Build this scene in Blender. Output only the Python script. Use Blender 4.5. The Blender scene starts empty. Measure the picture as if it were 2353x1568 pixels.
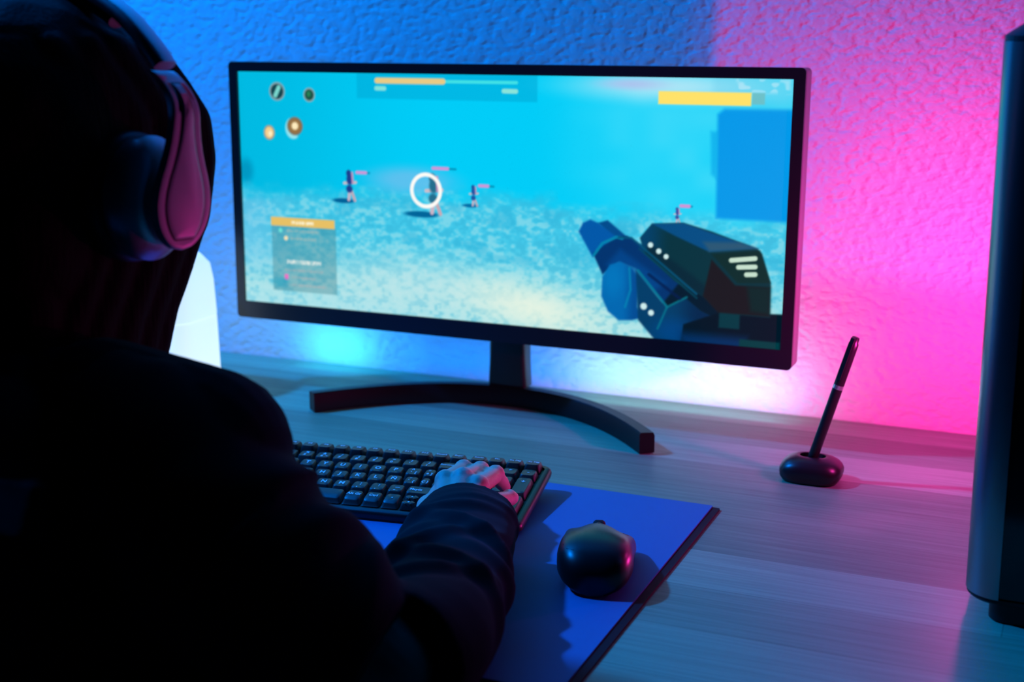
import bpy, bmesh, math, random
import numpy as np
from mathutils import Vector, Matrix, noise

random.seed(7)
scene = bpy.context.scene
COL = scene.collection
TOP = 0.74                      # height of the desk top above the floor
V = Vector
PI = math.pi


def W(x, y, z=0.0):
    """a point given from the middle of the desk's top surface"""
    return V((x, y, z + TOP))


# ------------------------------------------------------------------ materials
def mat(name, color, rough=0.5, metal=0.0, spec=0.5, **kw):
    m = bpy.data.materials.new(name)
    m.use_nodes = True
    b = m.node_tree.nodes['Principled BSDF']
    b.inputs['Base Color'].default_value = (*color, 1)
    b.inputs['Roughness'].default_value = rough
    b.inputs['Metallic'].default_value = metal
    b.inputs['Specular IOR Level'].default_value = spec
    for k, v in kw.items():
        b.inputs[k].default_value = v
    return m


def node(m, t, **kw):
    n = m.node_tree.nodes.new(t)
    for k, v in kw.items():
        setattr(n, k, v)
    return n


def link(m, a, b):
    m.node_tree.links.new(a, b)


def add_noise_bump(m, scale, strength, dist=0.001, detail=3.0, stretch=None):
    tc = node(m, 'ShaderNodeTexCoord')
    nz = node(m, 'ShaderNodeTexNoise')
    nz.inputs['Scale'].default_value = scale
    nz.inputs['Detail'].default_value = detail
    if stretch:
        mp = node(m, 'ShaderNodeMapping')
        mp.inputs['Scale'].default_value = stretch
        link(m, tc.outputs['Object'], mp.inputs['Vector'])
        link(m, mp.outputs['Vector'], nz.inputs['Vector'])
    else:
        link(m, tc.outputs['Object'], nz.inputs['Vector'])
    bp = node(m, 'ShaderNodeBump')
    bp.inputs['Strength'].default_value = strength
    bp.inputs['Distance'].default_value = dist
    link(m, nz.outputs['Fac'], bp.inputs['Height'])
    link(m, bp.outputs['Normal'], m.node_tree.nodes['Principled BSDF'].inputs['Normal'])


def wall_material():
    m = mat('textured_plaster', (0.80, 0.80, 0.80), 0.75, spec=0.3)
    tc = node(m, 'ShaderNodeTexCoord')
    mp = node(m, 'ShaderNodeMapping')
    mp.inputs['Scale'].default_value = (0.8, 1.0, 1.2)
    link(m, tc.outputs['Object'], mp.inputs['Vector'])
    n1 = node(m, 'ShaderNodeTexNoise')
    n1.inputs['Scale'].default_value = 98
    n1.inputs['Detail'].default_value = 1.5
    n1.inputs['Roughness'].default_value = 0.5
    n2 = node(m, 'ShaderNodeTexNoise')
    n2.inputs['Scale'].default_value = 170
    n2.inputs['Detail'].default_value = 1.5
    for n in (n1, n2):
        link(m, mp.outputs['Vector'], n.inputs['Vector'])
    r = node(m, 'ShaderNodeMapRange', interpolation_type='SMOOTHSTEP')
    r.inputs['From Min'].default_value = 0.20
    r.inputs['From Max'].default_value = 0.62
    link(m, n1.outputs['Fac'], r.inputs['Value'])
    a = node(m, 'ShaderNodeMath', operation='MULTIPLY_ADD')
    link(m, n2.outputs['Fac'], a.inputs[0])
    a.inputs[1].default_value = 0.85
    link(m, r.outputs['Result'], a.inputs[2])
    bp = node(m, 'ShaderNodeBump')
    bp.inputs['Strength'].default_value = WALL_BUMP
    bp.inputs['Distance'].default_value = 0.0022
    link(m, a.outputs[0], bp.inputs['Height'])
    link(m, bp.outputs['Normal'], m.node_tree.nodes['Principled BSDF'].inputs['Normal'])
    return m


WALL_BUMP = 0.6


def wood_material():
    m = mat('laminated_oak', (0.5, 0.45, 0.38), 0.46, spec=0.28)
    b = m.node_tree.nodes['Principled BSDF']
    tc = node(m, 'ShaderNodeTexCoord')
    br = node(m, 'ShaderNodeTexBrick')
    br.offset = 0.37
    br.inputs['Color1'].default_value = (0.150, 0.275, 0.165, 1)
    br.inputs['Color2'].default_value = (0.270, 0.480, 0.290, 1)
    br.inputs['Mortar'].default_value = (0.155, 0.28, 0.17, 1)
    br.inputs['Scale'].default_value = 1.0
    br.inputs['Mortar Size'].default_value = 0.0006
    br.inputs['Brick Width'].default_value = 0.95
    br.inputs['Row Height'].default_value = 0.078
    link(m, tc.outputs['Object'], br.inputs['Vector'])
    mp = node(m, 'ShaderNodeMapping')
    mp.inputs['Scale'].default_value = (2.2, 75.0, 10.0)
    link(m, tc.outputs['Object'], mp.inputs['Vector'])
    nz = node(m, 'ShaderNodeTexNoise')
    nz.inputs['Scale'].default_value = 3.0
    nz.inputs['Detail'].default_value = 5
    nz.inputs['Roughness'].default_value = 0.62
    nz.inputs['Distortion'].default_value = 0.3
    link(m, mp.outputs['Vector'], nz.inputs['Vector'])
    r = node(m, 'ShaderNodeMapRange')
    r.inputs['From Min'].default_value = 0.3
    r.inputs['From Max'].default_value = 0.7
    r.inputs['To Min'].default_value = 0.78
    r.inputs['To Max'].default_value = 1.14
    link(m, nz.outputs['Fac'], r.inputs['Value'])
    mx = node(m, 'ShaderNodeMix', data_type='RGBA', blend_type='MULTIPLY')
    mx.inputs['Factor'].default_value = 1.0
    link(m, br.outputs['Color'], mx.inputs['A'])
    link(m, r.outputs['Result'], mx.inputs['B'])
    link(m, mx.outputs['Result'], b.inputs['Base Color'])
    bp = node(m, 'ShaderNodeBump')
    bp.inputs['Strength'].default_value = 0.12
    bp.inputs['Distance'].default_value = 0.0004
    link(m, nz.outputs['Fac'], bp.inputs['Height'])
    link(m, bp.outputs['Normal'], b.inputs['Normal'])
    return m


def emit_material(name, color, strength=1.0):
    m = mat(name, (0.8, 0.8, 0.8), 0.5)
    b = m.node_tree.nodes['Principled BSDF']
    b.inputs['Emission Color'].default_value = (*color, 1)
    b.inputs['Emission Strength'].default_value = strength
    return m


M_WALL = wall_material()
M_WOOD = wood_material()
M_FLOOR = mat('dark_floor', (0.05, 0.05, 0.055), 0.6)
M_BLACK = mat('black_plastic', (0.006, 0.006, 0.007), 0.45, spec=0.3)
M_CASING = mat('grey_monitor_back', (0.22, 0.21, 0.22), 0.35)
M_BLACK_SATIN = mat('black_satin_plastic', (0.013, 0.013, 0.014), 0.34, spec=0.5)
M_METAL_BLACK = mat('black_painted_metal', (0.02, 0.02, 0.02), 0.45)
M_PAD_TOP = mat('blue_mat_fabric', (0.02, 0.185, 0.42), 0.7, spec=0.25)
add_noise_bump(M_PAD_TOP, 900, 0.15, 0.0003, 2)
M_PAD_BASE = mat('black_rubber', (0.018, 0.016, 0.018), 0.8, spec=0.2)
M_KEY = mat('keycap_plastic', (0.030, 0.031, 0.030), 0.40, spec=0.5)
add_noise_bump(M_KEY, 1500, 0.06, 0.0002, 2)
M_KEYBASE = mat('keyboard_plastic', (0.014, 0.014, 0.015), 0.36, spec=0.5)
M_LEGEND = mat('legend_print', (0.90, 0.95, 0.95), 0.5)
M_FABRIC = mat('black_sweatshirt_fabric', (0.0032, 0.018, 0.021), 0.95, spec=0.03)
M_FABRIC.node_tree.nodes['Principled BSDF'].inputs['Sheen Weight'].default_value = 0.04
M_FABRIC.node_tree.nodes['Principled BSDF'].inputs['Sheen Roughness'].default_value = 0.5
M_FABRIC.node_tree.nodes['Principled BSDF'].inputs['Sheen Tint'].default_value = (0.35, 0.85, 1.0, 1)
add_noise_bump(M_FABRIC, 700, 0.25, 0.0004, 3)
M_TROUSERS = mat('black_denim', (0.008, 0.008, 0.01), 0.9, spec=0.1)
M_HAIR = mat('black_hair', (0.0022, 0.0020, 0.0020), 0.75, spec=0.06)
add_noise_bump(M_HAIR, 60, 0.5, 0.002, 4, (6, 6, 0.5))
M_SKIN = mat('skin', (0.62, 0.40, 0.31), 0.5, spec=0.35)
M_SKIN.node_tree.nodes['Principled BSDF'].inputs['Subsurface Weight'].default_value = 0.12
M_SKIN.node_tree.nodes['Principled BSDF'].inputs['Subsurface Radius'].default_value = (0.004, 0.0015, 0.001)
add_noise_bump(M_SKIN, 420, 0.35, 0.0006, 4)
M_PHONES = mat('light_headphone_plastic', (0.52, 0.46, 0.50), 0.34, spec=0.5)
M_BAND = mat('satin_metallic_band', (0.50, 0.50, 0.54), 0.30, metal=0.6)
M_CUSHION = mat('black_leatherette', (0.035, 0.035, 0.04), 0.4, spec=0.5)
M_MOUSE = mat('black_mouse_rubber', (0.008, 0.008, 0.009), 0.34, spec=0.38)
M_ALU = mat('brushed_grey_metal', (0.30, 0.32, 0.33), 0.30, metal=1.0)
M_GLASS_BLACK = mat('black_glass', (0.006, 0.006, 0.007), 0.12, spec=0.5)
M_RING = mat('silver_ring', (0.75, 0.77, 0.8), 0.25, metal=0.9)
M_STYLUS = mat('black_stylus_plastic', (0.012, 0.012, 0.014), 0.33, spec=0.4)
M_LAMP = emit_material('lit_lamp_diffuser', (0.55, 0.80, 1.0), 1.0)
_tc = node(M_LAMP, 'ShaderNodeTexCoord')
_sx = node(M_LAMP, 'ShaderNodeSeparateXYZ')
_mr = node(M_LAMP, 'ShaderNodeMapRange')
_mr.inputs['From Min'].default_value = 0.02
_mr.inputs['From Max'].default_value = 0.17
_mx = node(M_LAMP, 'ShaderNodeMix', data_type='RGBA')
_mx.inputs['A'].default_value = (0.68, 0.89, 1.0, 1)      # nearer the bulb
_mx.inputs['B'].default_value = (0.48, 0.74, 1.0, 1)
link(M_LAMP, _tc.outputs['Object'], _sx.inputs['Vector'])
link(M_LAMP, _sx.outputs['Z'], _mr.inputs['Value'])
link(M_LAMP, _mr.outputs['Result'], _mx.inputs['Factor'])
link(M_LAMP, _mx.outputs['Result'], M_LAMP.node_tree.nodes['Principled BSDF'].inputs['Emission Color'])


# ------------------------------------------------------------------ object helpers
def obj(name, me, material=None, parent=None, smooth=True, loc=None):
    """links a mesh (given in world coordinates, or in its own frame when loc is set) as ONE object"""
    if isinstance(me, bmesh.types.BMesh):
        bm = me
        bmesh.ops.recalc_face_normals(bm, faces=bm.faces)
        me = bpy.data.meshes.new(name)
        bm.to_mesh(me)
        bm.free()
    me.name = name
    if material is not None:
        mats = material if isinstance(material, (list, tuple)) else [material]
        idx = [p.material_index for p in me.polygons] if len(mats) > 1 else None
        me.materials.clear()
        for x in mats:
            me.materials.append(x)
        if idx:
            me.polygons.foreach_set('material_index', idx)
    if smooth:
        me.polygons.foreach_set('use_smooth', [True] * len(me.polygons))
        try:
            me.set_sharp_from_angle(angle=math.radians(38))
        except Exception:
            pass
    o = bpy.data.objects.new(name, me)
    COL.objects.link(o)
    if parent is not None:
        o.parent = parent
    if loc is not None:
        o.location = loc
    return o


def rebase(me_or_bm, origin):
    """shift a mesh written in world coordinates so that it hangs from a parent at origin"""
    if isinstance(me_or_bm, bmesh.types.BMesh):
        bmesh.ops.translate(me_or_bm, verts=me_or_bm.verts, vec=-V(origin))
    else:
        me_or_bm.transform(Matrix.Translation(-V(origin)))
    return me_or_bm


def tag(o, label, cat, group=None):
    o['label'] = label
    o['category'] = cat
    if group:
        o['group'] = group
    return o


def thing(name, label, cat, loc=(0, 0, 0), rotz=0.0, group=None):
    o = bpy.data.objects.new(name, None)
    o.empty_display_size = 0.03
    COL.objects.link(o)
    o.location = loc
    o.rotation_euler = (0, 0, rotz)
    return tag(o, label, cat, group)


def struct(name, bm, m):
    o = obj(name, bm, m, smooth=False)
    o['kind'] = 'structure'
    return o


def box(bm, lo, hi, bevel=0.0, seg=2):
    lo, hi = V(lo), V(hi)
    r = bmesh.ops.create_cube(bm, size=1.0)
    vs = r['verts']
    bmesh.ops.scale(bm, verts=vs, vec=hi - lo)
    bmesh.ops.translate(bm, verts=vs, vec=(lo + hi) / 2)
    if bevel:
        es = list({e for v in vs for e in v.link_edges})
        bmesh.ops.bevel(bm, geom=es, offset=bevel, segments=seg, affect='EDGES', profile=0.5)
    return bm


def new_box(lo, hi, bevel=0.0, seg=2):
    return box(bmesh.new(), lo, hi, bevel, seg)


def loft(bm, rings, cap0=True, cap1=True, closed=True):
    vr = [[bm.verts.new(p) for p in ring] for ring in rings]
    n = len(vr[0])
    for a, b in zip(vr, vr[1:]):
        for i in range(n if closed else n - 1):
            j = (i + 1) % n
            bm.faces.new((a[i], a[j], b[j], b[i]))
    if cap0:
        bm.faces.new(list(reversed(vr[0])))
    if cap1:
        bm.faces.new(vr[-1])
    return vr


def frame_of(d):
    d = V(d).normalized()
    a = V((0, 0, 1)) if abs(d.z) < 0.9 else V((1, 0, 0))
    u = d.cross(a).normalized()
    return u, d.cross(u).normalized(), d


def tube(bm, pts, radii, n=20, cap=True):
    pts = [V(p) for p in pts]
    if not isinstance(radii, (list, tuple)):
        radii = [radii] * len(pts)
    rings = []
    u0 = None
    for i, p in enumerate(pts):
        d = (pts[min(i + 1, len(pts) - 1)] - pts[max(i - 1, 0)]).normalized()
        if u0 is None:
            u, v, _ = frame_of(d)
        else:
            u = (u0 - d * u0.dot(d)).normalized()
            v = d.cross(u)
        u0 = u
        rings.append([p + (u * math.cos(2 * PI * k / n) + v * math.sin(2 * PI * k / n)) * radii[i] for k in range(n)])
    loft(bm, rings, cap, cap)
    return bm


def rrect(w, h, r, n=4):
    """rounded rectangle outline, centred, counter-clockwise"""
    out = []
    for cx, cy, a0 in ((w / 2 - r, h / 2 - r, 0), (-w / 2 + r, h / 2 - r, 90), (-w / 2 + r, -h / 2 + r, 180), (w / 2 - r, -h / 2 + r, 270)):
        for k in range(n + 1):
            a = math.radians(a0 + 90 * k / n)
            out.append((cx + r * math.cos(a), cy + r * math.sin(a)))
    return out


def ellipsoid(bm, c, s, axes=None, sub=3):
    r = bmesh.ops.create_icosphere(bm, subdivisions=sub, radius=1.0)
    A = Matrix.Identity(3)
    if axes is not None:
        A = Matrix([list(a) for a in axes]).transposed()
    for v in r['verts']:
        q = V((v.co.x * s[0], v.co.y * s[1], v.co.z * s[2]))
        v.co = A @ q + V(c)


def capsule(bm, p0, p1, r0, r1=None, n=20, m=5):
    r1 = r0 if r1 is None else r1
    p0, p1 = V(p0), V(p1)
    u, v, d = frame_of(p1 - p0)
    rings = []
    for k in range(m + 1):
        a = -PI / 2 + PI / 2 * k / m + (0.02 if k == 0 else 0)
        rings.append((p0 + d * r0 * math.sin(a), r0 * math.cos(a)))
    for k in range(m + 1):
        a = PI / 2 * k / m - (0.02 if k == m else 0)
        rings.append((p1 + d * r1 * math.sin(a), r1 * math.cos(a)))
    loft(bm, [[c + (u * math.cos(2 * PI * j / n) + v * math.sin(2 * PI * j / n)) * rr for j in range(n)] for c, rr in rings])


def remesh(bm, voxel, smooth_it=4, factor=0.5):
    """melts overlapping closed shapes into one continuous surface"""
    bmesh.ops.recalc_face_normals(bm, faces=bm.faces)
    me = bpy.data.meshes.new('tmp')
    bm.to_mesh(me)
    bm.free()
    o = bpy.data.objects.new('tmp', me)
    COL.objects.link(o)
    r = o.modifiers.new('r', 'REMESH')
    r.mode = 'VOXEL'
    r.voxel_size = voxel
    s = o.modifiers.new('s', 'SMOOTH')
    s.iterations = smooth_it
    s.factor = factor
    dg = bpy.context.evaluated_depsgraph_get()
    out = bpy.data.meshes.new_from_object(o.evaluated_get(dg))
    bpy.data.objects.remove(o)
    bpy.data.meshes.remove(me)
    return out


def text_bm(body, size, align='CENTER'):
    """flat lettering as faces, lying in the xy plane"""
    cu = bpy.data.curves.new('tmp', 'FONT')
    cu.body = body
    cu.size = size
    cu.align_x = align
    cu.align_y = 'CENTER'
    cu.resolution_u = 2
    cu.offset = size * 0.022
    o = bpy.data.objects.new('tmp', cu)
    COL.objects.link(o)
    dg = bpy.context.evaluated_depsgraph_get()
    me = bpy.data.meshes.new_from_object(o.evaluated_get(dg))
    bpy.data.objects.remove(o)
    bpy.data.curves.remove(cu)
    return me


# ------------------------------------------------------------------ the setting
struct('wall_back', new_box((-3.0, 0.144, 0.0), (3.0, 0.264, 2.7)), M_WALL)
struct('floor', new_box((-3.0, -3.2, -0.1), (3.0, 0.144, 0.0)), M_FLOOR)

desk = thing('desk', 'light oak desk with visible plank grain pushed against the textured wall', 'desk', (0, -0.23, 0))
bm = new_box((-1.15, -0.372, TOP - 0.028), (1.15, 0.372, TOP), 0.002)
tt = obj('tabletop', bm, M_WOOD, desk, smooth=False)
for sx in (-1, 1):
    for sy in (-1, 1):
        obj('leg', new_box((sx * 1.08 - 0.025, sy * 0.32 - 0.025, 0.0), (sx * 1.08 + 0.025, sy * 0.32 + 0.025, TOP - 0.028), 0.003), M_METAL_BLACK, desk, smooth=False)

# ------------------------------------------------------------------ desk mat
pad = thing('desk_mat', 'wide blue desk mat with dark edge lying under keyboard and mouse', 'desk mat', W(0, -0.395, 0))
PX0, PX1, PY0, PY1 = -0.46, 0.3325, -0.604, -0.204
bm = bmesh.new()
cx, cy = (PX0 + PX1) / 2, (PY0 + PY1) / 2
ol = rrect(PX1 - PX0, PY1 - PY0, 0.002, 3)
loft(bm, [[W(cx + x * s, cy + y * s, z) for x, y in ol] for z, s in ((0.0003, 1), (0.0020, 1))])
obj('base_layer', rebase(bm, pad.location), M_PAD_BASE, pad, smooth=False)
bm = bmesh.new()
ol = rrect(PX1 - PX0 - 0.0075, PY1 - PY0 + 0.001, 0.001, 3)
loft(bm, [[W(cx - 0.00375 + x, cy + y, z) for x, y in ol] for z in (0.0021, 0.0034)])
obj('top_layer', rebase(bm, pad.location), M_PAD_TOP, pad, smooth=False)
PADZ = 0.0035

# ------------------------------------------------------------------ monitor
TILT = math.radians(1.22)
mon = thing('computer_monitor', 'ultrawide black monitor showing a bright blue shooter game on its arched stand', 'monitor', W(0, 0, 0))


def mp(x, v, d=0.0):
    """x across, v up the panel from its lower edge, d behind the panel's front"""
    return V((x, v * math.sin(TILT) + d * math.cos(TILT), 0.09 + v * math.cos(TILT) - d * math.sin(TILT)))


MW, MH = 0.7045, 0.3172
SX0, SX1, SV0, SV1 = -0.3405, 0.3398, 0.0212, 0.3055


def ring_panel(w, h, cv, r, d, n=4):
    return [mp(x, cv + y, d) for x, y in rrect(w, h, r, n)]


bm = bmesh.new()
loft(bm, [ring_panel(MW - 0.002, MH - 0.002, MH / 2, 0.0045, 0.0045), ring_panel(MW, MH, MH / 2, 0.005, 0.0055),
          ring_panel(MW, MH, MH / 2, 0.005, 0.029), ring_panel(MW - 0.006, MH - 0.006, MH / 2, 0.006, 0.034),
          ring_panel(0.56, 0.25, 0.155, 0.03, 0.038), ring_panel(0.34, 0.20, 0.15, 0.03, 0.052), ring_panel(0.32, 0.18, 0.15, 0.03, 0.056)])
obj('casing', bm, M_CASING, mon)
# front bezel: a frame with the screen opening
bm = bmesh.new()
so = [(SX0, SV0), (SX1, SV0), (SX1, SV1), (SX0, SV1)]
outer = rrect(MW, MH, 0.005, 4)


def frame_ring(bm, outl, inner, d0, d1):
    n = len(outl)
    vo = [[bm.verts.new(mp(x, MH / 2 + y, d)) for x, y in outl] for d in (d0, d1)]
    vi = [[bm.verts.new(mp(x, y, d)) for x, y in inner] for d in (d0, d1)]
    for k, fl in ((0, False), (1, True)):
        es = [bm.edges.new((vo[k][i], vo[k][(i + 1) % n])) for i in range(n)] + [bm.edges.new((vi[k][i], vi[k][(i + 1) % len(inner)])) for i in range(len(inner))]
        bmesh.ops.triangle_fill(bm, edges=es, use_beauty=True)
    for i in range(n):
        j = (i + 1) % n
        bm.faces.new((vo[0][i], vo[0][j], vo[1][j], vo[1][i]))
    m = len(inner)
    for i in range(m):
        j = (i + 1) % m
        bm.faces.new((vi[0][i], vi[1][i], vi[1][j], vi[0][j]))


frame_ring(bm, outer, so, 0.0, 0.0044)
obj('bezel', bm, M_BLACK_SATIN, mon, smooth=False)


# the picture on the screen -------------------------------------------------
def s2l(c):
    c = np.asarray(c, float) / 255.0
    return np.where(c <= 0.04045, c / 12.92, ((c + 0.055) / 1.055) ** 2.4)


NX, NY = 700, 292
gx = np.linspace(SX0, SX1, NX) * 1000
gv = np.linspace(SV0, SV1, NY) * 1000
X, Y = np.meshgrid(gx, gv)
rng = np.random.default_rng(3)


def sm(a, b, t):
    t = np.clip((t - a) / (b - a), 0, 1)
    return t * t * (3 - 2 * t)


def vnoise(sx, sy, seed):
    r = np.random.default_rng(seed)
    g = r.random((int(300 / sy) + 4, int(700 / sx) + 4))
    u = (X + 345) / sx
    w = Y / sy
    iu, iw = np.floor(u).astype(int), np.floor(w).astype(int)
    fu, fw = u - iu, w - iw
    fu, fw = fu * fu * (3 - 2 * fu), fw * fw * (3 - 2 * fw)
    return (g[iw, iu] * (1 - fu) + g[iw, iu + 1] * fu) * (1 - fw) + (g[iw + 1, iu] * (1 - fu) + g[iw + 1, iu + 1] * fu) * fw


IMG = np.zeros((NY, NX, 3))


def over(mask, color, alpha=1.0):
    global IMG
    a = (np.clip(mask, 0, 1) * alpha)[..., None]
    c = np.asarray(color, float)
    IMG = IMG * (1 - a) + c * a


def poly(pts, soft=1.2):
    """soft mask of a polygon"""
    P = np.array(pts, float)
    inside = np.zeros(X.shape, bool)
    dist = np.full(X.shape, 1e9)
    n = len(P)
    for i in range(n):
        x0, y0 = P[i]
        x1, y1 = P[(i + 1) % n]
        c = ((y0 > Y) != (y1 > Y)) & (X < (x1 - x0) * (Y - y0) / (y1 - y0 + 1e-12) + x0)
        inside ^= c
        dist = np.minimum(dist, segd(x0, y0, x1, y1))
    return sm(-soft, soft, np.where(inside, dist, -dist))


def segd(x0, y0, x1, y1):
    dx, dy = x1 - x0, y1 - y0
    t = np.clip(((X - x0) * dx + (Y - y0) * dy) / (dx * dx + dy * dy + 1e-12), 0, 1)
    return np.hypot(X - x0 - t * dx, Y - y0 - t * dy)


def line(pts, w, soft=1.0):
    d = np.full(X.shape, 1e9)
    for (x0, y0), (x1, y1) in zip(pts, pts[1:]):
        d = np.minimum(d, segd(x0, y0, x1, y1))
    return sm(w + soft, w - soft, d)


def ell(cx, cy, rx, ry, soft=0.12):
    d = np.hypot((X - cx) / rx, (Y - cy) / ry)
    return sm(1 + soft, 1 - soft, d)


def rect(x0, y0, x1, y1, soft=1.2):
    return sm(-soft, soft, np.minimum(np.minimum(X - x0, x1 - X), np.minimum(Y - y0, y1 - Y)))


# open sky and the far wall
t = sm(-340, -60, X)[..., None]
IMG[:] = np.array((0, 186, 226)) * (1 - t) + np.array((0, 205, 247)) * t
over(sm(40, 200, X) * sm(120, 260, Y + 0.2 * X), (50, 216, 250), 0.7)
over(vnoise(26, 22, 1) * sm(60, 180, X), (90, 222, 250), 0.35)
# the sandy ground
n_a = 0.5 * vnoise(7, 4.5, 4) + 0.3 * vnoise(3.2, 2.4, 5) + 0.2 * vnoise(18, 9, 6)
hor = 166 + 10 * sm(-330, -120, X) + 14 * (vnoise(14, 9, 8) - 0.5) - 12 * sm(40, 110, X)
g = sm(hor + 8, hor - 26, Y)
low = sm(130, 30, Y)[..., None]
ground = np.array((70, 200, 232)) * (1 - low) + np.array((176, 226, 228)) * low
IMG = IMG * (1 - g[..., None] * 0.92) + ground * (g[..., None] * 0.92)
over(g * sm(0.44, 0.72, n_a), (196, 232, 234), 0.42)
over(g * sm(0.50, 0.28, n_a), (52, 176, 212), 0.42)
over(g * sm(0.42, 0.2, vnoise(30, 14, 21)) * sm(60, 110, Y), (50, 182, 220), 0.5)
over(g * sm(-250, -339, X) * sm(40, 100, Y), (120, 200, 235), 0.5)
over(sm(1, 0, np.hypot((X - 45) / 150, (Y - 45 + 0.14 * (X - 45)) / 46)), (238, 246, 226), 0.85)
over(sm(1, 0, np.hypot((X + 110) / 190, (Y - 60) / 55)), (205, 233, 232), 0.5)
over(sm(50, 24, Y) * sm(60, 180, -X), (170, 226, 236), 0.4)
over(sm(1, 0.2, np.hypot((X + 105) / 88, (Y - 183) / 24)), (120, 190, 236), 0.75)
over(ell(-334, 185, 10, 14, 0.6), (0, 120, 165), 0.5)
# dark block on the right, sky glow and cloud above it
over(sm(1, 0, np.hypot((X - 210) / 190, (Y - 296) / 26)), (190, 232, 246), 0.85)
over(sm(1, 0, np.hypot((X - 165) / 60, (Y - 298) / 10)), (176, 190, 236), 0.8)
over(poly([(260.8, 268), (268, 274), (345, 275), (345, 158), (263, 158)], 3), (0, 150, 232), 0.95)
over(poly([(254, 250), (262, 250), (262, 200), (256, 205)], 3), (0, 160, 230), 0.6)
over(rect(255, 275, 345, 310, 6), (110, 205, 235), 0.35)
over(sm(0.45, 0.7, vnoise(7, 4, 11)) * rect(280, 291, 336, 305, 3), (225, 240, 250), 0.45)
# the bars and panels of the game's display
over(rect(-174.7, 276.4, 55, 306), (0, 168, 214), 0.55)
over(line([(-60, 297.2), (29.7, 297.3)], 1.8, 0.8), (70, 228, 230), 0.95)
over(line([(-147.5, 297.2), (-62, 297.2)], 3.4, 0.9), (232, 202, 132))
over(line([(-148.6, 288.3), (-138, 288.2)], 2.6, 0.9), (130, 226, 220))
over(line([(14.2, 287.9), (29.1, 287.7)], 2.6, 0.9), (140, 228, 216))
over(rect(195.2, 277.4, 296, 291.1, 1), (255, 226, 104))
over(rect(297, 279, 310.3, 291, 1), (110, 190, 196), 0.9)
# four round icons
over(ell(-285.5, 282.3, 11, 11, 0.15), (150, 165, 170))
over(ell(-285.5, 282.3, 8.8, 8.8, 0.15), (16, 66, 74))
over(line([(-288, 277.5), (-283, 287)], 2.8, 1.3), (122, 214, 204))
over(ell(-240.3, 279, 8, 8.4, 0.15), (150, 170, 172))
over(ell(-240.3, 279, 6.2, 6.4, 0.2), (24, 78, 66))
over(ell(-241, 280, 2.6, 3.4, 0.5), (40, 130, 80))
over(ell(-264, 239, 11, 13, 0.12) * sm(0, -6, X + 258 + (Y - 236) * 0.5), (150, 228, 238))
over(ell(-261.5, 241.4, 11, 11, 0.12), (120, 112, 96))
over(ell(-261.5, 241.4, 9, 9, 0.2), (150, 112, 62))
over(ell(-261.5, 241.6, 4.6, 4.6, 0.35), (255, 236, 190))
over(ell(-298.4, 232.7, 7.8, 8.8, 0.15), (165, 150, 130))
over(ell(-298.4, 232.7, 6, 7, 0.2), (244, 208, 142))
over(ell(-297, 231.5, 2.6, 3, 0.5), (255, 240, 200))


# little running figures
def figure(x, y0, y1, tone):
    h = y1 - y0
    over(line([(x - h * 0.03, y0), (x + 0.02 * h, y0 + h * 0.42)], h * 0.055, 0.8), (205, 180, 196))
    over(line([(x + h * 0.22, y0 - h * 0.02), (x + 0.05 * h, y0 + h * 0.4)], h * 0.05, 0.8), (200, 170, 180))
    over(line([(x - h * 0.2, y0 + h * 0.58), (x + h * 0.26, y0 + h * 0.62)], h * 0.05, 0.8), (205, 190, 200))
    over(ell(x, y0 + h * 0.38, h * 0.13, h * 0.13, 0.3), tone)
    over(ell(x + h * 0.02, y0 + h * 0.72, h * 0.13, h * 0.2, 0.3), tone)
    over(ell(x - h * 0.02, y0 + h * 0.93, h * 0.10, h * 0.12, 0.3), tone)
    over(line([(x + h * 0.14, y0 + h * 0.6), (x + h * 0.12, y0 + h * 0.95)], h * 0.04, 0.8), (190, 150, 190))


over(ell(-195.7, 154.5, 15, 3, 0.3), (0, 96, 150))
figure(-187.5, 156, 190, (28, 62, 140))
over(ell(-91, 143.6, 22, 3.6, 0.3), (0, 100, 152))
figure(-75.5, 146, 190, (36, 110, 140))
over(ell(-27.5, 157, 10, 2.2, 0.3), (0, 110, 165))
figure(-23.5, 157.5, 180, (28, 84, 160))
figure(220, 151, 167, (60, 80, 160))
for x0, x1, y, x2 in ((-176.8, -164.8, 189.1, -160), (-75.3, -56.4, 198.2, -46), (-15.8, -5.2, 180.4, 2), (224, 233, 169.5, 236)):
    over(line([(x1, y), (x2, y - 0.2)], 1.2, 0.8), (0, 130, 170), 0.8)
    over(line([(x0, y), (x1, y)], 1.9, 0.8), (208, 150, 214))
d = np.abs(np.hypot(X + 84.6, Y - 171.8) - 18.6)
over(sm(3.2, 1.4, d), (255, 252, 246))
# the mission panel at lower left
over(rect(-299.4, 38, -207.6, 120, 1), (70, 130, 140), 0.42)
over(rect(-300, 119, -209.2, 129.8, 1), (232, 192, 98))
words = [(-270.3, -238.9, 123.8, 2.0, (255, 250, 225)), (-278, -231, 113.5, 1.5, (190, 190, 180)), (-272.3, -236, 104, 1.5, (190, 190, 180)),
         (-278.6, -229, 75, 2.4, (240, 240, 232)), (-281.7, -227, 64.5, 1.5, (190, 180, 180)), (-272, -237, 55.5, 1.5, (190, 180, 180)), (-285, -222, 46, 1.5, (190, 180, 180))]
for k, (x0, x1, y, h, c) in enumerate(words):
    mm = rect(x0, y - h, x1, y + h, 0.9) * (0.45 + 0.55 * sm(0.35, 0.6, vnoise(1.7, 2.6, 40 + k)))
    over(mm, c, 0.85 if h > 1.6 else 0.5)
over(ell(-286.5, 113.4, 2.8, 2.8, 0.4), (110, 226, 214))
over(ell(-278.9, 104.1, 2.8, 2.8, 0.4), (248, 226, 180))
over(rect(-282.4, 52.4, -277.2, 59, 1), (244, 110, 196))
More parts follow.
